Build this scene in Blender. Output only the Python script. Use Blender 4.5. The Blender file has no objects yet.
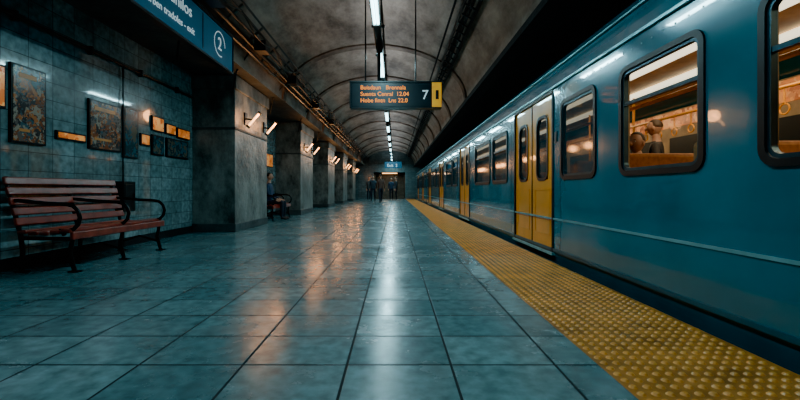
import bpy, math, random
from mathutils import Vector, Matrix
random.seed(7)
S = bpy.context.scene
COL = S.collection
try:
    S.view_settings.view_transform='AgX'; S.view_settings.look='AgX - Punchy'
except Exception as ex: print(ex)

# ------------------------------------------------------------ materials
def nmat(name):
    m = bpy.data.materials.new(name); m.use_nodes = True
    nt = m.node_tree; b = nt.nodes["Principled BSDF"]
    return m, nt, b
def plain(name, col, rough=0.5, metal=0.0, emit=None, es=0.0, var=0.25, scale=6.0, coat=0.0, bump=0.0):
    m, nt, b = nmat(name)
    b.inputs["Roughness"].default_value = rough
    b.inputs["Metallic"].default_value = metal
    b.inputs["Coat Weight"].default_value = coat
    g = nt.nodes.new("ShaderNodeNewGeometry")
    n = nt.nodes.new("ShaderNodeTexNoise"); n.inputs["Scale"].default_value = scale
    n.inputs["Detail"].default_value = 6
    nt.links.new(g.outputs["Position"], n.inputs["Vector"])
    r = nt.nodes.new("ShaderNodeValToRGB")
    c = Vector(col)
    r.color_ramp.elements[0].position = 0.3; r.color_ramp.elements[1].position = 0.7
    r.color_ramp.elements[0].color = (*(c*(1-var)), 1)
    r.color_ramp.elements[1].color = (*(c*(1+var)), 1)
    nt.links.new(n.outputs["Fac"], r.inputs["Fac"])
    nt.links.new(r.outputs["Color"], b.inputs["Base Color"])
    if bump > 0:
        bp = nt.nodes.new("ShaderNodeBump"); bp.inputs["Strength"].default_value = bump
        bp.inputs["Distance"].default_value = 0.02
        nt.links.new(n.outputs["Fac"], bp.inputs["Height"])
        nt.links.new(bp.outputs["Normal"], b.inputs["Normal"])
    if emit:
        b.inputs["Emission Color"].default_value = (*emit, 1)
        b.inputs["Emission Strength"].default_value = es
    return m

def tiles(name, axes, bw, rh, off, c1, c2, mortar, msize, r0, r1, grime=(0.02,0.03,0.03), grime_amt=0.5, nscale=1.3, bump=0.25, micro=0.12, coat=0.0, croug=0.05):
    m, nt, b = nmat(name)
    b.inputs["Coat Weight"].default_value = coat; b.inputs["Coat Roughness"].default_value = croug
    g = nt.nodes.new("ShaderNodeNewGeometry")
    sp = nt.nodes.new("ShaderNodeSeparateXYZ"); nt.links.new(g.outputs["Position"], sp.inputs[0])
    cb = nt.nodes.new("ShaderNodeCombineXYZ")
    nt.links.new(sp.outputs[axes[0]], cb.inputs[0]); nt.links.new(sp.outputs[axes[1]], cb.inputs[1])
    ad = nt.nodes.new("ShaderNodeVectorMath"); ad.operation = 'ADD'
    ad.inputs[1].default_value = (off[0]+bw*40, off[1]+rh*40, 0)
    nt.links.new(cb.outputs[0], ad.inputs[0])
    br = nt.nodes.new("ShaderNodeTexBrick"); br.offset = 0.0; br.squash = 1.0
    br.inputs["Scale"].default_value = 1.0
    br.inputs["Brick Width"].default_value = bw; br.inputs["Row Height"].default_value = rh
    br.inputs["Mortar Size"].default_value = msize; br.inputs["Mortar Smooth"].default_value = 0.3
    br.inputs["Color1"].default_value = (*c1, 1); br.inputs["Color2"].default_value = (*c2, 1)
    br.inputs["Mortar"].default_value = (*mortar, 1)
    nt.links.new(ad.outputs[0], br.inputs["Vector"])
    n = nt.nodes.new("ShaderNodeTexNoise"); n.inputs["Scale"].default_value = nscale; n.inputs["Detail"].default_value = 8
    n.inputs["Roughness"].default_value = 0.65
    nt.links.new(g.outputs["Position"], n.inputs["Vector"])
    n2 = nt.nodes.new("ShaderNodeTexNoise"); n2.inputs["Scale"].default_value = 14; n2.inputs["Detail"].default_value = 8
    nt.links.new(g.outputs["Position"], n2.inputs["Vector"])
    mr = nt.nodes.new("ShaderNodeMapRange"); mr.inputs[1].default_value = 0.42; mr.inputs[2].default_value = 0.7
    mr.inputs[3].default_value = 0.0; mr.inputs[4].default_value = grime_amt
    nt.links.new(n.outputs["Fac"], mr.inputs[0])
    mx = nt.nodes.new("ShaderNodeMixRGB"); mx.inputs[2].default_value = (*grime, 1)
    nt.links.new(mr.outputs[0], mx.inputs[0]); nt.links.new(br.outputs["Color"], mx.inputs[1])
    mr3 = nt.nodes.new("ShaderNodeMapRange"); mr3.inputs[1].default_value = 0.3; mr3.inputs[2].default_value = 0.7
    mr3.inputs[3].default_value = 0.65; mr3.inputs[4].default_value = 1.3
    nt.links.new(n2.outputs["Fac"], mr3.inputs[0])
    ml = nt.nodes.new("ShaderNodeVectorMath"); ml.operation = 'SCALE'
    nt.links.new(mx.outputs[0], ml.inputs[0]); nt.links.new(mr3.outputs[0], ml.inputs["Scale"])
    gx = nt.nodes.new("ShaderNodeMixRGB"); gx.inputs[2].default_value = (*mortar, 1)
    nt.links.new(br.outputs["Fac"], gx.inputs[0]); nt.links.new(ml.outputs[0], gx.inputs[1])
    nt.links.new(gx.outputs[0], b.inputs["Base Color"])
    mr2 = nt.nodes.new("ShaderNodeMapRange"); mr2.inputs[1].default_value = 0.35; mr2.inputs[2].default_value = 0.65
    mr2.inputs[3].default_value = r0; mr2.inputs[4].default_value = r1
    nt.links.new(n.outputs["Fac"], mr2.inputs[0])
    mrr = nt.nodes.new("ShaderNodeMath"); mrr.operation='MAXIMUM'
    gm = nt.nodes.new("ShaderNodeMath"); gm.operation='MULTIPLY'; gm.inputs[1].default_value=0.9
    nt.links.new(br.outputs["Fac"], gm.inputs[0]); nt.links.new(gm.outputs[0], mrr.inputs[0]); nt.links.new(mr2.outputs[0], mrr.inputs[1])
    nt.links.new(mrr.outputs[0], b.inputs["Roughness"])
    inv = nt.nodes.new("ShaderNodeMath"); inv.operation = 'MULTIPLY_ADD'; inv.inputs[1].default_value = -1.0; 
    nt.links.new(br.outputs["Fac"], inv.inputs[0]); 
    sc = nt.nodes.new("ShaderNodeMath"); sc.operation = 'MULTIPLY'; sc.inputs[1].default_value = micro
    nt.links.new(n2.outputs["Fac"], sc.inputs[0]); nt.links.new(sc.outputs[0], inv.inputs[2])
    bp = nt.nodes.new("ShaderNodeBump"); bp.inputs["Strength"].default_value = bump; bp.inputs["Distance"].default_value = 0.006
    nt.links.new(inv.outputs[0], bp.inputs["Height"]); nt.links.new(bp.outputs["Normal"], b.inputs["Normal"])
    return m

def concrete(name, ca, cb_, rough=0.75, scale=0.9, stretch=(1,1,1)):
    m, nt, b = nmat(name)
    g = nt.nodes.new("ShaderNodeNewGeometry")
    mp = nt.nodes.new("ShaderNodeVectorMath"); mp.operation = 'MULTIPLY'; mp.inputs[1].default_value = stretch
    nt.links.new(g.outputs["Position"], mp.inputs[0])
    n = nt.nodes.new("ShaderNodeTexNoise"); n.inputs["Scale"].default_value = scale
    n.inputs["Detail"].default_value = 10; n.inputs["Roughness"].default_value = 0.7
    nt.links.new(mp.outputs[0], n.inputs["Vector"])
    r = nt.nodes.new("ShaderNodeValToRGB")
    r.color_ramp.elements[0].position = 0.36; r.color_ramp.elements[0].color = (*ca, 1)
    r.color_ramp.elements[1].position = 0.64; r.color_ramp.elements[1].color = (*cb_, 1)
    nt.links.new(n.outputs["Fac"], r.inputs["Fac"]); nt.links.new(r.outputs["Color"], b.inputs["Base Color"])
    b.inputs["Roughness"].default_value = rough
    n2 = nt.nodes.new("ShaderNodeTexNoise"); n2.inputs["Scale"].default_value = 9; n2.inputs["Detail"].default_value = 8
    nt.links.new(g.outputs["Position"], n2.inputs["Vector"])
    bp = nt.nodes.new("ShaderNodeBump"); bp.inputs["Strength"].default_value = 0.5; bp.inputs["Distance"].default_value = 0.03
    nt.links.new(n2.outputs["Fac"], bp.inputs["Height"]); nt.links.new(bp.outputs["Normal"], b.inputs["Normal"])
    return m

def emis(name, col, s):
    m, nt, b = nmat(name)
    b.inputs["Base Color"].default_value = (*col, 1)
    b.inputs["Emission Color"].default_value = (*col, 1); b.inputs["Emission Strength"].default_value = s
    return m

def glass(name, tint, opac, rough=0.03):
    m, nt, b = nmat(name)
    out = nt.nodes["Material Output"]
    b.inputs["Base Color"].default_value = (*tint, 1); b.inputs["Roughness"].default_value = rough
    tr = nt.nodes.new("ShaderNodeBsdfTransparent"); tr.inputs[0].default_value = (0.85, 0.93, 0.95, 1)
    ms = nt.nodes.new("ShaderNodeMixShader"); ms.inputs[0].default_value = opac
    nt.links.new(tr.outputs[0], ms.inputs[1]); nt.links.new(b.outputs[0], ms.inputs[2])
    nt.links.new(ms.outputs[0], out.inputs[0])
    return m

M_floor = tiles("floor_tile", (0,1), 0.476, 0.36, (0.22, -1.83), (0.075,0.165,0.185), (0.15,0.27,0.29), (0.006,0.012,0.015), 0.007, 0.15, 0.32, grime=(0.05,0.09,0.10), grime_amt=0.65, nscale=1.6)
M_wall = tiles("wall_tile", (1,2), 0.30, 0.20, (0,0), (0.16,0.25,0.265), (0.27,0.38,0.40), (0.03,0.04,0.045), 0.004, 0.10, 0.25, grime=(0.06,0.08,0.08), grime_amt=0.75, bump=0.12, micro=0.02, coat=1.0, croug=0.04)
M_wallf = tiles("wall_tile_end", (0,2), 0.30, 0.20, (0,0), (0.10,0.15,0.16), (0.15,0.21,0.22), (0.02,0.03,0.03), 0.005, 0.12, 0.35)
M_pill = concrete("pillar_stone", (0.04,0.048,0.047), (0.26,0.27,0.25), 0.4, 2.4, (1,1,0.6))
M_vault = concrete("vault_concrete", (0.10,0.075,0.06), (0.46,0.38,0.32), 0.6, 1.1, (1.3,0.6,1.3))
M_rib = concrete("vault_rib", (0.08,0.06,0.05), (0.26,0.20,0.16), 0.7, 2)
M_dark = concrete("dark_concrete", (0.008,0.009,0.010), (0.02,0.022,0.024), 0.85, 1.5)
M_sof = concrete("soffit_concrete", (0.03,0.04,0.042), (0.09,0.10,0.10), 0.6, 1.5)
M_yel = plain("tactile_yellow", (0.46,0.15,0.016), 0.5, var=0.5, scale=5, bump=0.1)
M_yeld = plain("tactile_dome_yellow", (0.88,0.32,0.035), 0.36, var=0.2, scale=5)
M_train = plain("train_blue_paint", (0.004,0.165,0.235), 0.17, 0.1, var=0.15, scale=1.6, coat=1.0, bump=0.10)
M_traind = plain("train_skirt_paint", (0.005,0.09,0.13), 0.35, 0.1, var=0.2, scale=3, coat=0.3)
M_trim = plain("train_pale_trim", (0.22,0.50,0.55), 0.3, 0.4)
M_door = plain("door_yellow_paint", (0.95,0.32,0.015), 0.28, var=0.12, scale=3, coat=0.5)
M_rub = plain("black_rubber", (0.006,0.009,0.011), 0.4)
M_fr = plain("window_frame_alu", (0.05,0.10,0.13), 0.3, 0.7)
M_glass = glass("clear_window_glass", (0.01,0.03,0.04), 0.12)
M_dglass = glass("dark_window_glass", (0.01,0.05,0.065), 0.84, 0.06)
M_metal = plain("black_iron", (0.012,0.014,0.016), 0.35, 0.6)
M_steel = plain("galvanised_steel", (0.16,0.17,0.17), 0.4, 0.8)
M_pipe = plain("dark_pipe", (0.035,0.04,0.042), 0.35, 0.6)
M_wood = plain("bench_red_wood", (0.27,0.040,0.024), 0.3, var=0.4, scale=9, coat=0.4)
M_tube = emis("fluorescent_tube", (0.50,0.92,1.0), 15)
M_warm = emis("warm_tube", (1.0,0.50,0.20), 8)
M_int = plain("interior_panel", (0.50,0.34,0.17), 0.5)
M_intd = plain("interior_floor", (0.05,0.06,0.07), 0.5)
M_intl = emis("interior_strip_light", (1.0,0.85,0.60), 4)
M_pole = plain("grab_pole_yellow", (0.95,0.38,0.02), 0.3)
M_seat = plain("seat_moquette", (0.42,0.16,0.05), 0.8, scale=30)
M_blue = plain("sign_blue", (0.008,0.07,0.14), 0.25, var=0.1, emit=(0.01,0.16,0.28), es=0.3)
M_blk = plain("sign_black", (0.006,0.014,0.02), 0.3)
M_led = emis("led_orange", (1.0,0.26,0.015), 2.6)
M_white = emis("sign_lettering_white", (0.7,0.9,0.95), 0.8)
M_sy = plain("sign_yellow", (0.85,0.42,0.02), 0.4, emit=(0.9,0.38,0.02), es=0.6)

# ------------------------------------------------------------ mesh builder
class MB:
    def __init__(s): s.v=[]; s.f=[]; s.m=[]
    def box(s,x0,x1,y0,y1,z0,z1,mi=0):
        b=len(s.v)
        s.v += [(x0,y0,z0),(x1,y0,z0),(x1,y1,z0),(x0,y1,z0),(x0,y0,z1),(x1,y0,z1),(x1,y1,z1),(x0,y1,z1)]
        for q in ((0,3,2,1),(4,5,6,7),(0,1,5,4),(1,2,6,5),(2,3,7,6),(3,0,4,7)):
            s.f.append([b+i for i in q]); s.m.append(mi)
    def quad(s,x,y0,y1,z0,z1,mi=0):
        b=len(s.v); s.v += [(x,y0,z0),(x,y0,z1),(x,y1,z1),(x,y1,z0)]; s.f.append([b,b+1,b+2,b+3]); s.m.append(mi)
    def obox(s, c, size, M, mi=0):
        b=len(s.v)
        for dz in (-1,1):
            for dx,dy in ((-1,-1),(1,-1),(1,1),(-1,1)):
                p = Vector(c)+M@Vector((dx*size[0]/2,dy*size[1]/2,dz*size[2]/2)); s.v.append(tuple(p))
        for q in ((0,3,2,1),(4,5,6,7),(0,1,5,4),(1,2,6,5),(2,3,7,6),(3,0,4,7)):
            s.f.append([b+i for i in q]); s.m.append(mi)
    def tube(s,path,r,seg=8,mi=0):
        path=[Vector(p) for p in path]; b=len(s.v); n=len(path); up=None
        for i,p in enumerate(path):
            d = (path[min(i+1,n-1)]-path[max(i-1,0)]).normalized()
            if up is None:
                up = Vector((0,0,1)) if abs(d.z)<0.9 else Vector((1,0,0))
            a = d.cross(up).normalized(); u = a.cross(d).normalized(); up=u
            rr = r[i] if isinstance(r,(list,tuple)) else r
            for k in range(seg):
                t=2*math.pi*k/seg
                s.v.append(tuple(p+a*math.cos(t)*rr+u*math.sin(t)*rr))
        for i in range(n-1):
            for k in range(seg):
                k2=(k+1)%seg
                s.f.append([b+i*seg+k,b+i*seg+k2,b+(i+1)*seg+k2,b+(i+1)*seg+k]); s.m.append(mi)
        s.f.append([b+k for k in range(seg)][::-1]); s.m.append(mi)
        s.f.append([b+(n-1)*seg+k for k in range(seg)]); s.m.append(mi)
    def sphere(s,c,rad,M=None,seg=16,rings=10,mi=0,fn=None):
        b=len(s.v); c=Vector(c)
        for i in range(rings+1):
            th=math.pi*i/rings
            for k in range(seg):
                ph=2*math.pi*k/seg
                p=Vector((math.sin(th)*math.cos(ph),math.sin(th)*math.sin(ph),math.cos(th)))
                if fn: p=fn(p)
                p=Vector((p.x*rad[0],p.y*rad[1],p.z*rad[2]))
                if M: p=M@p
                s.v.append(tuple(c+p))
        for i in range(rings):
            for k in range(seg):
                k2=(k+1)%seg
                s.f.append([b+i*seg+k,b+(i+1)*seg+k,b+(i+1)*seg+k2,b+i*seg+k2]); s.m.append(mi)
    def extrude_y(s, prof, y0, y1, mi=0, closed=False):
        b=len(s.v); n=len(prof)
        for y in (y0,y1):
            for (x,z) in prof: s.v.append((x,y,z))
        for i in range(n if closed else n-1):
            j=(i+1)%n
            s.f.append([b+i,b+j,b+n+j,b+n+i]); s.m.append(mi)
        if closed:
            s.f.append([b+i for i in range(n)][::-1]); s.m.append(mi)
            s.f.append([b+n+i for i in range(n)]); s.m.append(mi)
    def ring(s, x, y0,y1,z0,z1, rad, w, depth, mi=0):
        def rr(y0,y1,z0,z1,r):
            pts=[]
            for (cy,cz,a0) in ((y1-r,z1-r,0),(y0+r,z1-r,90),(y0+r,z0+r,180),(y1-r,z0+r,270)):
                for k in range(6):
                    a=math.radians(a0+k*18); pts.append((cy+r*math.cos(a),cz+r*math.sin(a)))
            return pts
        inn=rr(y0,y1,z0,z1,max(rad-w*0.5,0.01)); out=rr(y0-w,y1+w,z0-w,z1+w,rad+w*0.3)
        b=len(s.v); n=len(inn)
        for (pp,xx) in ((out,x),(out,x-depth),(inn,x-depth),(inn,x+0.03)):
            for (y,z) in pp: s.v.append((xx,y,z))
        for L in range(3):
            for i in range(n):
                j=(i+1)%n
                s.f.append([b+L*n+i,b+L*n+j,b+(L+1)*n+j,b+(L+1)*n+i]); s.m.append(mi)
    def build(s,name,mats,parent=None,smooth=False,bevel=0.0):
        me=bpy.data.meshes.new(name); me.from_pydata(s.v,[],s.f); me.update()
        for m in mats: me.materials.append(m)
        for p,mi in zip(me.polygons,s.m): p.material_index=mi
        if smooth:
            for p in me.polygons: p.use_smooth=True
            try: me.set_sharp_from_angle(angle=math.radians(40))
            except Exception: pass
        o=bpy.data.objects.new(name,me); COL.objects.link(o)
        if bevel>0:
            md=o.modifiers.new("bevel",'BEVEL'); md.width=bevel; md.segments=2; md.limit_method='ANGLE'
        if parent: o.parent=parent
        return o
def empty(name):
    o=bpy.data.objects.new(name,None); COL.objects.link(o); return o
def text(name,body,size,loc,rot,mat,parent,align='LEFT'):
    c=bpy.data.curves.new(name,'FONT'); c.body=body; c.size=size; c.extrude=0.002; c.align_x=align
    c.materials.append(mat)
    o=bpy.data.objects.new(name,c); COL.objects.link(o); o.location=loc; o.rotation_euler=rot
    if parent: o.parent=parent
    return o
def area(name,loc,rot,sx,sy,pw,col,parent=None):
    l=bpy.data.lights.new(name,'AREA'); l.shape='RECTANGLE'; l.size=sx; l.size_y=sy; l.energy=pw; l.color=col
    o=bpy.data.objects.new(name,l); COL.objects.link(o); o.location=loc; o.rotation_euler=rot
    if parent: o.parent=parent
    return o

Y0,Y1=-5.0,36.0
WX=-3.85
# ------------------------------------------------------------ shell
b=MB(); b.box(WX-0.3,0.93,Y0,Y1,-0.25,0.0); b.build("floor",[M_floor])
v=b=MB(); b.box(0.93,1.75,Y0,Y1,-0.25,0.0)
for col in range(14):
    x=0.965+col*0.0565
    for row in range(int(30/0.0565)):
        y=1.0+row*0.0565
        base=len(v.v); r1,r2,h=0.018,0.010,0.008
        seg=6 if y>5 else 10
        for k in range(seg):
            t=2*math.pi*k/seg; v.v.append((x+r1*math.cos(t),y+r1*math.sin(t),0.0))
        for k in range(seg):
            t=2*math.pi*k/seg; v.v.append((x+r2*math.cos(t),y+r2*math.sin(t),h))
        for k in range(seg):
            k2=(k+1)%seg; v.f.append([base+k,base+k2,base+seg+k2,base+seg+k]); v.m.append(1)
        v.f.append([base+seg+k for k in range(seg)]); v.m.append(1)
b.build("tactile_warning_strip",[M_yel,M_yeld])
b=MB(); b.box(1.55,1.76,Y0,Y1,-1.2,-0.26); b.build("trim_platform_edge",[M_dark])
b=MB(); b.box(1.76,5.2,Y0,Y1,-1.4,-1.2); b.build("floor_trackbed",[M_dark])
b=MB()
for x in (2.35,3.85): b.box(x-0.035,x+0.035,Y0,Y1,-1.1,-0.98)
for i in range(int((Y1-Y0)/0.7)): b.box(2.0,4.2,Y0+0.3+i*0.7,Y0+0.55+i*0.7,-1.2,-1.1,1)
b.build("railway_track",[M_steel,M_dark])
b=MB(); b.box(5.2,5.4,Y0,Y1,-1.4,3.0); b.build("wall_right",[M_dark])
b=MB(); b.box(WX-0.3,WX,Y0,Y1,0.0,3.0); b.build("wall_left",[M_wall])
b=MB(); b.box(WX,WX+0.02,Y0,Y1,0.0,0.12); b.build("baseboard_left",[M_dark])
b=MB(); b.box(WX-0.3,5.4,Y0-0.3,Y0,-1.4,4.6); b.build("wall_back",[M_sof])
b=MB(); b.box(WX-0.3,-1.9,Y1,Y1+0.3,0,4.6); b.box(0.9,5.4,Y1,Y1+0.3,-1.4,4.6); b.box(-1.9,0.9,Y1,Y1+0.3,2.4,4.6)
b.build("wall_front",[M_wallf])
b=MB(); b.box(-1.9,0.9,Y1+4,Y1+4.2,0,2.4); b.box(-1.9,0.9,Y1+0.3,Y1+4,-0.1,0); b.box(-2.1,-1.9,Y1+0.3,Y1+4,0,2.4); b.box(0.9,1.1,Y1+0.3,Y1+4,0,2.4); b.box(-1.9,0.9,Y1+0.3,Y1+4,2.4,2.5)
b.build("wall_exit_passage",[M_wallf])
CX,HW,SPR,RISE=-0.5,2.25,3.0,1.35
prof=[(CX-HW*math.cos(math.pi*i/40), SPR+RISE*math.sin(math.pi*i/40)) for i in range(41)]
b=MB(); b.extrude_y(prof,Y0,Y1,0)
b.build("ceiling",[M_vault],smooth=True)
b=MB()
y=9.7
while y<Y1:
    inner=[(CX-(HW-0.04)*math.cos(math.pi*i/40), SPR+(RISE-0.04)*math.sin(math.pi*i/40)) for i in range(41)]
    base=len(b.v)
    for yy in (y,y+0.25):
        for p,q in zip(prof,inner): b.v.append((p[0],yy,p[1])); b.v.append((q[0],yy,q[1]))
    n=41
    for i in range(40):
        a=base+2*i; c=base+2*n+2*i
        b.f += [[a,a+1,a+3,a+2],[c,c+2,c+3,c+1],[a+1,c+1,c+3,a+3]]; b.m += [0,0,0]
    y+=2.7
b.build("trim_vault_ribs",[M_rib],smooth=True)
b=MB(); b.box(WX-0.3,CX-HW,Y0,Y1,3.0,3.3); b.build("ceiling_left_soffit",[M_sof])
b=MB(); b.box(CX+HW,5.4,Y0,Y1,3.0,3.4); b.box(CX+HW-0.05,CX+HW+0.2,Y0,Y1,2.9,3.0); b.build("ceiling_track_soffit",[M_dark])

# ------------------------------------------------------------ pillars
pil=[(7.6,9.5),(12.9,14.8),(18.2,20.1),(23.5,25.4),(28.8,30.7)]
for i,(a,c) in enumerate(pil):
    b=MB(); b.box(WX,-3.04,a,c,0,3.0); 
    b.box(WX,-3.02,a-0.02,c+0.02,0,0.16,1)
    b.box(WX,-3.0,a-0.04,c+0.04,2.72,2.98,0)
    b.box(WX,-3.025,a-0.015,c+0.015,1.95,2.0,1)
    b.build("pillar",[M_pill,M_sof],bevel=0.01)
    for yy in (a+0.5,c-0.25):
        e=MB()
        d=Vector((0.55,0.25,0.8)).normalized()
        c0=Vector((-2.86,yy,2.22))
        e.box(-3.035,-3.01,yy-0.06,yy+0.06,2.12,2.36,0)
        e.tube([(-3.02,yy,2.24),tuple(c0)],0.018,8,0)
        e.tube([tuple(c0-d*0.17),tuple(c0+d*0.17)],0.022,10,1)
        e.tube([tuple(c0-d*0.20),tuple(c0-d*0.16)],0.042,10,0)
        e.tube([tuple(c0+d*0.16),tuple(c0+d*0.20)],0.042,10,0)
        o=e.build("sconce_lamp",[M_metal,M_warm],smooth=True)
        l=bpy.data.lights.new("warm_glow",'POINT'); l.energy=24 ; l.color=(1.0,0.42,0.14); l.shadow_soft_size=0.12
        lo=bpy.data.objects.new("warm_glow",l); COL.objects.link(lo); lo.location=(-2.74,yy,2.3); lo.parent=o

# ------------------------------------------------------------ lamp rail & tubes
b=MB(); b.box(-0.32,-0.22,Y0,Y1,3.30,3.36)
b.tube([(-0.34,Y0,3.42),(-0.34,Y1,3.42)],0.018,8); b.tube([(-0.19,Y0,3.41),(-0.19,Y1,3.41)],0.014,8)
y=0.9
while y<Y1:
    b.box(-0.285,-0.255,y-0.015,y+0.015,3.36,4.33); b.box(-0.37,-0.16,y-0.02,y+0.02,3.36,3.39); y+=1.35
b.build("lighting_rail",[M_pipe])
for k in range(-3,20):
    a=7.0+2.7*k
    if a>Y1-2: break
    e=MB(); e.box(-0.33,-0.21,a-0.05,a+1.55,3.25,3.295,0)
    e.box(-0.32,-0.22,a-0.05,a-0.01,3.19,3.25,0); e.box(-0.32,-0.22,a+1.51,a+1.55,3.19,3.25,0)
    e.tube([(-0.295,a,3.215),(-0.295,a+1.5,3.215)],0.02,10,1)
    e.tube([(-0.245,a,3.215),(-0.245,a+1.5,3.215)],0.02,10,1)
    o=e.build("fluorescent_lamp",[M_steel,M_tube],smooth=True)
    pw = 64 if k>-3 else 22
    area("tube_light",(-0.27,a+0.75,3.18),(0,0,0),0.1,1.5,pw,(0.50,0.90,1.0),o)
    area("tube_uplight",(-0.27,a+0.75,3.44),(math.pi,0,0),0.2,1.5,pw*0.25,(0.80,0.93,1.0),o)

# ------------------------------------------------------------ pipes & cable trays
b=MB()
for (x,z,r) in ((-2.55,3.38,0.035),(-2.45,3.46,0.028),(-2.36,3.54,0.022),(-2.62,3.28,0.03),(-2.28,3.62,0.018)):
    b.tube([(x,Y0,z),(x,Y1,z)],r,8,0)
y=0.7
while y<Y1:
    b.obox((-2.47,y,3.49),(0.50,0.04,0.03),Matrix.Rotation(-math.radians(42),3,'Y'),1)
    y+=0.9
for j in range(22):
    y=1.2+j*1.6; pts=[]
    for t in range(9):
        u=t/8; pts.append((-2.3,y+u*1.6,3.5-0.16*math.sin(math.pi*u)))
    b.tube(pts,0.012,6,0)
for y in (5.2,7.1,9.3,12.1,15.0): b.box(-2.50,-2.30,y,y+0.25,3.28,3.46,0); b.tube([(-2.62,y+0.12,3.3),(-2.9,y+0.2,2.96),(-3.0,y+0.3,2.6)],0.014,6,0)
b.build("ceiling_pipes",[M_pipe,M_steel],smooth=True)
b=MB()
for x,z in ((1.12,3.82),(1.32,3.70)): b.box(x-0.012,x+0.012,Y0,Y1,z-0.04,z+0.04,0)
y=0.5
while y<Y1:
    b.obox((1.22,y,3.75),(0.26,0.03,0.02),Matrix.Rotation(math.radians(31),3,'Y'),0); y+=0.35
for x,z in ((1.18,3.80),(1.24,3.76),(0.98,3.86)): b.tube([(x,Y0,z),(x,Y1,z)],0.02,6,1)
b.build("cable_ladder",[M_pipe,M_dark])

# ------------------------------------------------------------ departure board
E=empty("departure_board")
b=MB(); b.box(-0.74,0.62,6.70,6.86,2.19,2.60); b.build("housing",[M_blk],E,bevel=0.01)
b=MB(); b.box(0.62,0.78,6.69,6.87,2.185,2.605); b.build("route_panel",[M_sy],E,bevel=0.008)
b=MB()
b.box(-0.76,-0.74,6.69,6.87,2.18,2.61); b.box(-0.76,0.78,6.69,6.87,2.60,2.625); b.box(-0.76,0.78,6.69,6.87,2.17,2.19)
for x in (-0.50,0.35): b.tube([(x,6.78,2.62),(x,6.78,4.28 if x<0 else 4.22)],0.012,8)
b.tube([(-0.27,6.78,2.62),(-0.27,6.78,3.28)],0.03,8)
b.build("frame_and_rods",[M_pipe],E)
for i,s1 in enumerate(("Buisdaun   Brennala","Suenta Cenral  12.04","Hobe fintn  Lns 22.0")):
    z=2.485-i*0.108
    text("led_row_%d"%i,s1,0.096,(-0.58,6.695,z),(math.pi/2,0,0),M_led,E)
text("route_digit","7",0.22,(0.45,6.695,2.32),(math.pi/2,0,0),M_white,E)
b=MB(); b.box(0.68,0.73,6.682,6.69,2.32,2.47); b.build("route_icon",[M_rub],E)
E=empty("hanging_sign")
b=MB(); b.box(-0.65,0.42,25.25,25.37,2.18,2.58); b.tube([(-0.27,25.31,2.58),(-0.27,25.31,3.28)],0.025,8); b.build("panel",[M_blue],E)
text("sign_text","Exit  2",0.25,(-0.5,25.245,2.27),(math.pi/2,0,0),M_white,E)

E=empty("wayfinding_sign")
b=MB(); b.box(-2.66,-2.60,2.6,6.4,2.68,3.23); b.build("panel",[M_blue],E,bevel=0.01)
b=MB(); b.box(-2.67,-2.59,2.58,6.42,3.23,3.26); b.box(-2.67,-2.59,2.58,6.42,2.65,2.68); b.box(-2.67,-2.59,6.4,6.42,2.66,3.25); b.box(-2.598,-2.594,5.40,5.42,2.72,3.2)
for y in (3.0,4.5,6.1): b.box(-2.80,-2.67,y-0.02,y+0.02,2.98,3.02); b.box(-2.64,-2.62,y-0.02,y+0.02,3.26,3.40)
b.build("frame",[M_pipe],E)
R=(math.pi/2,0,math.pi/2)
text("line_1","Nalundunilos",0.21,(-2.595,4.0,3.0),R,M_white,E)
text("line_2","Suburben tradoles - exit",0.12,(-2.595,4.0,2.80),R,M_white,E)
text("line_3","Platform",0.24,(-2.595,2.75,2.87),R,M_white,E)
b=MB()
for k in range(26):
    t0=2*math.pi*k/32; t1=2*math.pi*(k+1)/32; r0,r1=0.17,0.185; base=len(b.v)
    for (t,r) in ((t0,r0),(t1,r0),(t1,r1),(t0,r1)): b.v.append((-2.596,5.93+r*math.cos(t),2.96+r*math.sin(t)))
    b.f.append([base,base+1,base+2,base+3]); b.m.append(0)
b.build("number_ring",[M_white],E)
text("number","2",0.26,(-2.594,5.86,2.875),R,M_white,E)

# ------------------------------------------------------------ posters on left wall
def poster_mat(name,cols,sc,em=0.0):
    m,nt,bs=nmat(name)
    g=nt.nodes.new("ShaderNodeNewGeometry"); v=nt.nodes.new("ShaderNodeTexVoronoi"); v.inputs["Scale"].default_value=sc
    n=nt.nodes.new("ShaderNodeTexNoise"); n.inputs["Scale"].default_value=sc*0.6; n.inputs["Detail"].default_value=6
    ad=nt.nodes.new("ShaderNodeMixRGB"); ad.inputs[0].default_value=0.3
    nt.links.new(g.outputs["Position"],ad.inputs[1]); nt.links.new(n.outputs["Color"],ad.inputs[2]); nt.links.new(g.outputs["Position"],n.inputs["Vector"])
    nt.links.new(ad.outputs[0],v.inputs["Vector"])
    sp=nt.nodes.new("ShaderNodeSeparateColor"); nt.links.new(v.outputs["Color"],sp.inputs[0])
    r=nt.nodes.new("ShaderNodeValToRGB"); r.color_ramp.interpolation='CONSTANT' if em<=0.3 else 'LINEAR'
    while len(r.color_ramp.elements)<len(cols): r.color_ramp.elements.new(0.5)
    for i,c in enumerate(cols): r.color_ramp.elements[i].position=i/len(cols); r.color_ramp.elements[i].color=(*c,1)
    nt.links.new(sp.outputs[0],r.inputs[0]); nt.links.new(r.outputs[0],bs.inputs["Base Color"]); bs.inputs["Roughness"].default_value=0.2
    if em>0: nt.links.new(r.outputs[0],bs.inputs["Emission Color"]); bs.inputs["Emission Strength"].default_value=em
    return m
P1=poster_mat("poster_art",[(0.04,0.035,0.035),(0.22,0.07,0.03),(0.05,0.10,0.12),(0.45,0.15,0.05),(0.30,0.26,0.20),(0.05,0.05,0.05),(0.12,0.10,0.09)],22,0.10)
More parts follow.
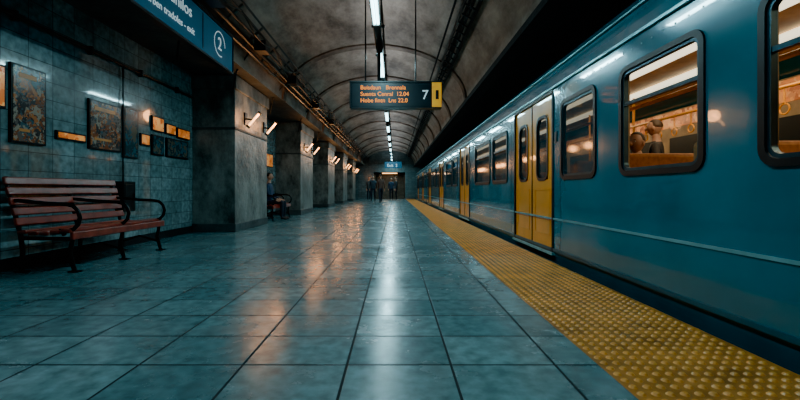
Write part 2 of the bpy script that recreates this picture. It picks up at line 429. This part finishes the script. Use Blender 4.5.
P2=poster_mat("poster_blue_art",[(0.02,0.05,0.06),(0.03,0.10,0.13),(0.12,0.10,0.07),(0.03,0.04,0.05)],18,0.05)
P3=poster_mat("lightbox_orange_art",[(0.35,0.07,0.01),(0.9,0.26,0.04),(1.0,0.42,0.12),(0.5,0.12,0.02)],13,0.9)
P4=plain("poster_title_orange",(0.8,0.28,0.06),0.3)
def poster(name,y0,y1,z0,z1,pm,fm=M_metal,title=False):
    b=MB(); b.box(WX,WX+0.03,y0,y1,z0,z1,0); b.box(WX+0.03,WX+0.034,y0+0.02,y1-0.02,z0+0.02,z1-0.02,1)
    if title: b.box(WX+0.034,WX+0.036,y0+0.08,y1-0.12,z1-0.13,z1-0.08,2); b.box(WX+0.034,WX+0.036,y0+0.08,y1-0.2,z0+0.12,z0+0.15,2)
    b.build(name,[fm,pm,P4],bevel=0.002)
poster("framed_poster",3.98,4.38,1.28,2.08,P1,title=True)
poster("framed_poster",5.0,5.58,1.32,1.95,P1,title=True)
poster("framed_poster",5.64,5.95,1.26,1.98,P2)
poster("light_box",4.52,4.95,1.38,1.48,P3)
poster("light_box",3.3,3.93,1.6,2.02,P3)
poster("light_box",6.02,6.24,1.48,1.66,P3)
poster("light_box",6.30,6.62,1.74,1.98,P3)
poster("light_box",6.68,6.98,1.74,1.92,P3)
poster("light_box",7.03,7.45,1.72,1.90,P3)
poster("framed_poster",6.30,6.62,1.36,1.68,P2)
poster("framed_poster",6.70,7.4,1.36,1.68,P2)
poster("framed_poster",10.2,11.2,1.0,1.9,P2)
poster("light_box",11.6,12.5,1.5,1.9,P3)
poster("light_box",15.4,17.2,1.5,1.9,P3)
poster("light_box",21,23,1.5,1.9,P3)
poster("framed_poster",2.2,3.1,1.2,2.1,P2)
b=MB(); b.box(WX,WX+0.12,5.50,5.75,0.50,0.92); b.box(WX+0.12,WX+0.125,5.52,5.73,0.55,0.88); b.box(WX+0.125,WX+0.14,5.70,5.715,0.68,0.75); b.build("electrical_box",[M_pipe],bevel=0.008)
b=MB()
b.tube([(WX+0.03,Y0,2.55),(WX+0.03,7.55,2.55)],0.02,8)
for j in range(12): b.box(WX,WX+0.06,-4+j,-3.97+j,2.50,2.60)
b.tube([(WX+0.03,5.62,2.55),(WX+0.03,5.62,0.92)],0.010,8)
b.build("conduit_pipe",[M_pipe],smooth=True)

# ------------------------------------------------------------ benches
def bench(y0,y1):
    E=empty("platform_bench")
    W=MB()
    for i in range(5):
        x=-3.60+i*0.105; z=0.375+0.012*abs(i-1.5)
        W.obox((x,(y0+y1)/2,z),(0.088,y1-y0,0.035),Matrix.Rotation(math.radians((-6,-2,0,2,6)[i]),3,'Y'))
    W.obox((-3.115,(y0+y1)/2,0.355),(0.035,y1-y0,0.075),Matrix.Identity(3))
    for i in range(5):
        t=i/4; x=-3.66-0.11*t; z=0.49+0.40*t
        W.obox((x,(y0+y1)/2,z),(0.032,y1-y0,0.078),Matrix.Rotation(math.radians(-15),3,'Y'))
    W.build("slats",[M_wood],E,bevel=0.01)
    F=MB()
    for y in (y0+0.05,(y0+y1)/2,y1-0.05):
        F.tube([(-3.64,y,0.0),(-3.63,y,0.2),(-3.65,y,0.36),(-3.70,y,0.55),(-3.80,y,0.93)],0.02,8)
        F.tube([(-3.65,y,0.33),(-3.4,y,0.325),(-3.14,y,0.325)],0.018,8)
        F.tube([(-3.14,y,0.33),(-3.17,y,0.18),(-3.12,y,0.0)],0.02,8)
        F.tube([(-3.63,y,0.12),(-3.4,y,0.19),(-3.16,y,0.12)],0.012,8)
        pts=[(-3.74,y,0.70),(-3.6,y,0.69),(-3.4,y,0.67),(-3.2,y,0.66)]
        for k in range(1,8):
            a=math.pi/2-k*math.pi/7*1.15; pts.append((-3.2+0.13*math.cos(a),y,0.53+0.13*math.sin(a)))
        pts.append((-3.22,y,0.36))
        F.tube(pts,0.019,8)
        F.box(-3.68,-3.58,y-0.03,y+0.03,0,0.012); F.box(-3.17,-3.07,y-0.03,y+0.03,0,0.012)
    F.build("iron_frame",[M_metal],E,smooth=True)
bench(3.85,5.38)
bench(10.2,11.9)

# ------------------------------------------------------------ train
T=empty("subway_train")
TX=1.85; SB,ST=0.09,1.99; WB,WT=0.94,1.76
doors=[(4.68+5.25*k,6.17+5.25*k) for k in range(-1,6)]
wins=[]
for k in range(0,6): wins += [(6.6+5.25*k,7.55+5.25*k,1),(7.8+5.25*k,9.2+5.25*k,1)] if k!=3 else [(22.35,23.2,1),(24.0,24.9,1)]
wins += [(2.41,3.26,0),(3.70,4.43,1),(1.17,2.00,0),(-3.6,-2.2,0)]
wins=[w for w in wins if w[1]<34.5]
doors=[d for d in doors if d[1]<34.5]
cars=[(-4.8,23.45),(23.85,35.5)]
body=MB(); skirt=MB(); frames=MB(); gl=MB(); dgl=MB(); dr=MB(); trim=MB(); alu=MB()
for (c0,c1) in cars:
    ops=sorted([(a,c,'w',f) for (a,c,f) in wins if a>c0 and c<c1]+[(a,c,'d',1) for (a,c) in doors if a>c0 and c<c1])
    th=0.04
    cur=c0
    for (a,c,kind,f) in ops:
        body.box(TX,TX+th,cur,a,SB,ST); cur=c
        if kind=='w':
            body.box(TX,TX+th,a,c,SB,WB); body.box(TX,TX+th,a,c,WT,ST)
            frames.ring(TX,a+0.012,c-0.012,WB+0.012,WT-0.012,0.085,0.04,0.014)
            alu.ring(TX+0.001,a+0.035,c-0.035,WB+0.035,WT-0.035,0.06,0.022,0.004)
            (gl if not f else dgl).quad(TX+0.02,a,c,WB,WT)
            if c-a>0.8 :
                zz=WT-0.27
                alu.box(TX+0.0,TX+0.03,a+0.02,c-0.02,zz-0.014,zz+0.014)
        else:
            m=(a+c)/2
            z0=SB-0.02; z1=ST-0.03
            body.box(TX,TX+th,a,c,z1,ST)
            frames.ring(TX,a+0.02,c-0.02,z0+0.02,z1-0.02,0.07,0.035,0.012)
            for (p,q) in ((a+0.02,m-0.008),(m+0.008,c-0.02)):
                w0,w1=p+0.17,q-0.17; zb,zt=0.93,1.72; x=TX+0.012
                dr.box(x,x+0.03,p,w0,z0,z1); dr.box(x,x+0.03,w1,q,z0,z1)
                dr.box(x,x+0.03,w0,w1,z0,zb); dr.box(x,x+0.03,w0,w1,zt,z1)
                frames.ring(x,w0+0.02,w1-0.02,zb+0.02,zt-0.02,0.12,0.035,0.01)
                dgl.quad(x+0.015,w0,w1,zb,zt)
                dr.box(x-0.006,x,p+0.10,q-0.10,0.25,0.262); dr.box(x-0.006,x,p+0.10,q-0.10,0.80,0.812)
                dr.box(x-0.006,x,p+0.10,p+0.112,0.25,0.81); dr.box(x-0.006,x,q-0.112,q-0.10,0.25,0.81)
            frames.box(TX+0.005,TX+0.045,m-0.012,m+0.012,z0,z1)
            trim.box(TX-0.03,TX+0.03,a-0.03,c+0.03,SB-0.05,SB-0.02)
            frames.box(TX-0.01,TX+0.0,a-0.12,a-0.06,1.35,1.47)
    body.box(TX,TX+th,cur,c1,SB,ST)
    skirt.extrude_y([(TX+0.01,SB),(TX+0.035,-0.2),(TX+0.12,-0.55),(TX+0.3,-0.6),(TX+0.3,0.02),(TX+0.04,SB)],c0,c1,closed=True)
    body.extrude_y([(TX,ST),(TX+0.012,2.10),(TX+0.04,2.22),(TX+0.10,2.33),(TX+0.22,2.44),(TX+0.5,2.54),(TX+1.4,2.62),(TX+2.3,2.54),(TX+2.58,2.44),(TX+2.8,2.2),(TX+2.8,ST),(TX+2.8,-0.3),(TX+2.76,-0.3),(TX+2.76,2.10),(TX+2.4,2.36),(TX+1.4,2.44),(TX+0.4,2.36),(TX+0.06,ST)],c0,c1,closed=True)
    trim.box(TX-0.008,TX,c0,c1,0.455,0.475)
    trim.box(TX-0.022,TX+0.02,c0,c1,ST-0.008,ST+0.014)
    skirt.box(TX-0.01,TX,c0,c1,SB,SB+0.03)
    trim.box(TX+0.02,TX+0.05,c0,c1,2.22,2.235)
for (a,c) in doors:
    for yy in (a-0.2,c+0.2): frames.box(TX-0.002,TX+0.01,yy-0.004,yy+0.004,SB+0.03,ST-0.02)
body.build("body_shell",[M_train],T); skirt.build("skirt",[M_traind],T); frames.build("rubber_frames",[M_rub],T,smooth=True)
gl.build("clear_windows",[M_glass],T); dgl.build("dark_windows",[M_dglass],T); dr.build("door_leaves",[M_door],T); trim.build("trims",[M_trim],T); alu.build("window_bars",[M_fr],T,smooth=True)
rv=MB()
yy=0.6
while yy<16:
    if not any(a-0.05<yy<c+0.05 for a,c in doors):
        rv.sphere((TX-0.001,yy,1.90),(0.004,0.007,0.007),seg=6,rings=4)
    yy+=0.12
rv.build("rivets",[M_trim],T)
b=MB()
for (c0,c1) in cars:
    b.box(TX+0.06,TX+2.75,c0,c0+0.05,-0.3,2.4); b.box(TX+0.06,TX+2.75,c1-0.05,c1,-0.3,2.4)
b.box(TX+0.9,TX+1.9,23.4,23.9,0.1,2.0)
b.box(TX+0.35,TX+2.5,-4.6,35.3,-0.75,-0.3)
for yc in (0,3,13,17,20,27,31):
    for x in (2.35,3.85):
        b.tube([(x-0.06,yc,-0.58),(x+0.06,yc,-0.58)],0.40,20)
b.build("underframe_and_ends",[M_dark],T)
# interior
b=MB()
b.box(TX+0.05,TX+2.75,-4.7,23.3,0.0,0.06,1)
b.box(TX+2.70,TX+2.75,-4.7,23.3,0.06,2.1,0)
b.box(TX+0.3,TX+2.5,-4.7,23.3,2.28,2.30,0)
b.box(TX+0.045,TX+0.07,2.0,2.41,0.06,1.95,0); b.box(TX+0.045,TX+0.07,3.27,3.69,0.06,1.95,0)
b.box(TX+2.69,TX+2.70,-4.7,23.3,1.82,2.08,2)
for j in range(10):
    yy=0.6+j*1.25
    b.box(TX+2.68,TX+2.70,yy,yy+1.0,0.95,1.65,3)
b.build("interior_panels",[M_int,M_intd,P3,M_rub],T)
b=MB()
for x in (3.0,3.7): b.box(x-0.06,x+0.06,0,22,2.22,2.27)
b.build("interior_lights",[M_intl],T)
b=MB()
b.tube([(2.75,0.2,1.74),(2.75,22,1.74)],0.022,8); b.tube([(3.7,0.2,1.78),(3.7,22,1.78)],0.018,8)
for yy in (1.6,3.1,4.85,5.4,6.9,8.4): b.tube([(2.75,yy,0.06),(2.75,yy,2.28)],0.020,8)
for yy in (2.4,4.6,6.2,7.6): b.tube([(3.7,yy,0.06),(3.7,yy,2.28)],0.018,8)
for yy in [2.6+0.3*i for i in range(14)]:
    b.tube([(3.7,yy,1.76),(3.7,yy,1.62)],0.008,6)
    pts=[(3.7+0.0,yy+0.05*math.cos(t*math.pi/6),1.57+0.05*math.sin(t*math.pi/6)) for t in range(13)]
    b.tube(pts,0.008,6)
b.build("grab_poles",[M_pole],T,smooth=True)
b=MB()
def tseat(x0,x1,y):
    b.box(x0,x1,y,y+0.42,0.42,0.50); b.box(x0,x1,y+0.36,y+0.46,0.50,1.12); b.box(x0+0.05,x1-0.05,y+0.1,y+0.36,0.06,0.42)
for y in (1.2,2.2,3.1,3.98,6.9,7.9,8.8): tseat(TX+0.12,TX+0.95,y); tseat(TX+1.85,TX+2.66,y)
b.build("seats",[M_seat],T,bevel=0.03)
for y in (1.5,4.0,7.5,11,15,19): area("interior_glow",(3.3,y,2.2),(0,0,0),0.6,2.0,38,(1.0,0.70,0.40),T)

# ------------------------------------------------------------ people
def person(name, loc, yaw, pose='stand', top=(0.03,0.05,0.07), legs=(0.015,0.018,0.03), skin=(0.45,0.25,0.17), hair=(0.02,0.012,0.008), sc=1.0, stride=0.0):
    V=[];E=[];R=[]
    def add(p,r,par=None):
        V.append(Vector(p)); R.append(r)
        if par is not None: E.append((par,len(V)-1))
        return len(V)-1
    hz=0.93 if pose=='stand' else 0.55-0.0
    dz=hz-0.93
    pel=add((0,0,hz),0.13)
    sp=add((0,0.01,1.12+dz),0.125,pel); ch=add((0,0.0,1.30+dz),0.145,sp); nb=add((0,0,1.44+dz),0.085,ch); nk=add((0,0.01,1.52+dz),0.052,nb); hb=add((0,0.02,1.60+dz),0.055,nk)
    wr=[]
    for s in (-1,1):
        hp=add((s*0.09,0,hz-0.05),0.095,pel)
        st=stride*s
        if pose=='stand':
            kn=add((s*0.10,0.03+st*0.5,0.50),0.062,hp); an=add((s*0.10,-0.02+st,0.09),0.040,kn); to=add((s*0.115,0.15+st,0.035),0.033,an)
        else:
            kn=add((s*0.13,0.44,hz+0.02),0.068,hp); an=add((s*0.12,0.42,0.09),0.042,kn); to=add((s*0.13,0.58,0.035),0.033,an)
        sh=add((s*0.175,0,1.40+dz),0.062,ch)
        if pose=='stand':
            el=add((s*0.235,-0.03-st*0.3,1.12+dz),0.045,sh); w=add((s*0.24,0.05-st*0.6,0.88+dz),0.028,el); pm=add((s*0.24,0.075-st*0.6,0.81+dz),0.03,w); fd=Vector((0,0.15,-1))
        else:
            el=add((s*0.225,0.06,1.12+dz),0.045,sh); w=add((s*0.13,0.28,1.0+dz),0.028,el); pm=add((s*0.11,0.35,0.98+dz),0.03,w); fd=Vector((-s*0.2,1,-0.25))
        fd.normalize(); side=Vector((0,1,0)) if pose=='stand' else Vector((s*-1,0,0)); 
        for q in range(4):
            off=(q-1.5)*0.02; L=(0.07,0.08,0.075,0.06)[q]
            f1=add(V[pm]+side*off+fd*0.045,0.009,pm); f2=add(V[f1]+fd*L*0.5,0.008,f1); add(V[f2]+fd*L*0.4+side.cross(fd)*0.015*s,0.007,f2)
        t1=add(V[w]+side*0.035+fd*0.03,0.010,w); add(V[t1]+fd*0.035+side*0.012,0.008,t1)
        wr.append((w,pm))
    me=bpy.data.meshes.new(name+"_sk"); me.from_pydata([tuple(v) for v in V],E,[]); me.update()
    o=bpy.data.objects.new(name+"_sk",me); COL.objects.link(o)
    sm=o.modifiers.new("skin",'SKIN'); 
    sl=me.skin_vertices[0].data if len(me.skin_vertices) else None
    if sl is None:
        import bmesh
        bm=bmesh.new(); bm.from_mesh(me); bm.verts.layers.skin.verify(); bm.to_mesh(me); bm.free(); sl=me.skin_vertices[0].data
    for i,r in enumerate(R):
        sl[i].radius=(r*(1.25 if i in (pel,sp,ch) else 1.0), r*(0.8 if i in (pel,sp,ch) else 1.0)); sl[i].use_root=(i==pel)
    sb=o.modifiers.new("sub",'SUBSURF'); sb.levels=2; sb.render_levels=2
    dg=bpy.context.evaluated_depsgraph_get(); dg.update()
    ev=o.evaluated_get(dg).to_mesh()
    B=MB(); B.v=[tuple(v.co) for v in ev.vertices]; 
    for p in ev.polygons:
        B.f.append(list(p.vertices)); c=Vector(p.center)
        mi=0
        dh=min((c-V[pm]).length-0.01 for _,pm in wr)
        if min((c-V[w]).length for w,_ in wr)>0.015 and dh<0.085: mi=2
        elif c.z>1.475+dz: mi=2
        elif c.z<0.10: mi=4
        elif pose=='stand' and c.z<0.90: mi=1 if abs(c.x)<0.19 else 0
        elif pose!='stand' and (c.z<hz+0.02 or (c.y>0.15 and c.z<hz+0.11)): mi=1
        B.m.append(mi)
    bpy.data.objects.remove(o,do_unlink=True)
    hc=Vector((0,0.03,1.665+dz))
    def headfn(p):
        k=1.0
        if p.z<0: k=1-0.28*(-p.z)
        return Vector((p.x*k,p.y*(k*0.95+0.05),p.z))
    B.sphere(hc,(0.075,0.095,0.115),seg=20,rings=14,mi=2,fn=headfn)
    B.sphere(hc+Vector((0,0.098,-0.012)),(0.013,0.022,0.024),seg=8,rings=6,mi=2)
    B.sphere(hc+Vector((0,0.083,-0.052)),(0.026,0.010,0.008),seg=8,rings=6,mi=5)
    for s in (-1,1):
        B.sphere(hc+Vector((s*0.076,0.0,-0.008)),(0.012,0.02,0.032),seg=8,rings=6,mi=2)
        B.sphere(hc+Vector((s*0.03,0.080,0.010)),(0.012,0.010,0.006),seg=8,rings=6,mi=6)
        B.sphere(hc+Vector((s*0.03,0.088,0.010)),(0.004,0.004,0.004),seg=8,rings=6,mi=3)
        B.sphere(hc+Vector((s*0.03,0.085,0.028)),(0.018,0.008,0.004),seg=8,rings=6,mi=3)
    # hair cap: hugs skull, cut short at the nape and above the forehead
    def cap(p):
        q=Vector(p)
        if q.z<-0.15: q.z=-0.15-(-q.z-0.15)*0.45; q.x*=0.86; q.y*=0.86
        if q.y>0.15 and q.z<0.62: q.y*=0.62; q.x*=0.93
        return q
    B.sphere(hc+Vector((0,-0.010,0.020)),(0.080,0.098,0.106),seg=24,rings=16,mi=3,fn=cap)
    mats=[plain(name+"_top",top,0.8),plain(name+"_trousers",legs,0.8),plain(name+"_skin",skin,0.5,var=0.05),plain(name+"_hair",hair,0.6),plain(name+"_shoes",(0.02,0.02,0.02),0.5),plain(name+"_lips",(0.30,0.10,0.08),0.5),plain(name+"_eyewhite",(0.5,0.48,0.45),0.3)]
    ob=B.build(name,mats,smooth=True)
    ob.location=loc; ob.rotation_euler=(0,0,yaw); ob.scale=(sc,)*3
    return ob
person("standing_passenger",(-1.5,27.5,0),math.pi*0.95,stride=0.10)
person("walking_passenger",(-0.9,25.0,0),math.pi*0.1,stride=0.2,top=(0.08,0.04,0.03))
person("waiting_passenger",(0.1,30.0,0),math.pi*0.5,top=(0.02,0.03,0.04))
person("waiting_passenger",(-2.0,30.5,0),math.pi*1.2,top=(0.05,0.05,0.05))
person("walking_passenger",(-0.3,32.5,0),math.pi,stride=0.15,top=(0.03,0.05,0.09))
person("seated_waiting_passenger",(-3.44,10.9,-0.02),-math.pi/2,'sit',top=(0.03,0.05,0.10),legs=(0.02,0.025,0.04),sc=0.92)
p1=person("seated_train_passenger",(2.50,4.12,0.06),2.1,'sit',top=(0.16,0.09,0.05),skin=(0.42,0.23,0.15),hair=(0.04,0.02,0.012),sc=0.95)
p2=person("standing_train_passenger",(3.35,5.12,0.06),0.9,top=(0.03,0.03,0.035),skin=(0.42,0.23,0.15),hair=(0.05,0.025,0.012),sc=0.92)

e=MB(); e.box(-1.2,0.2,Y1+1.5,Y1+1.6,2.33,2.40); o=e.build("passage_lamp",[M_warm])
area("passage_light",(-0.5,Y1+1.5,2.3),(0,0,0),1.5,1.5,60,(1.0,0.65,0.4),o)

# ------------------------------------------------------------ world & camera
w=bpy.data.worlds.new("World"); S.world=w; w.use_nodes=True
w.node_tree.nodes["Background"].inputs[0].default_value=(0.05,0.2,0.28,1); w.node_tree.nodes["Background"].inputs[1].default_value=0.1
cam=bpy.data.cameras.new("camera"); co=bpy.data.objects.new("camera",cam); COL.objects.link(co)
co.location=(0,0,0.8); co.rotation_euler=(math.pi/2,0,0)
cam.lens=18; cam.sensor_width=36; cam.shift_x=5/800; cam.shift_y=-10/800; cam.clip_start=0.02; cam.clip_end=200
S.camera=co
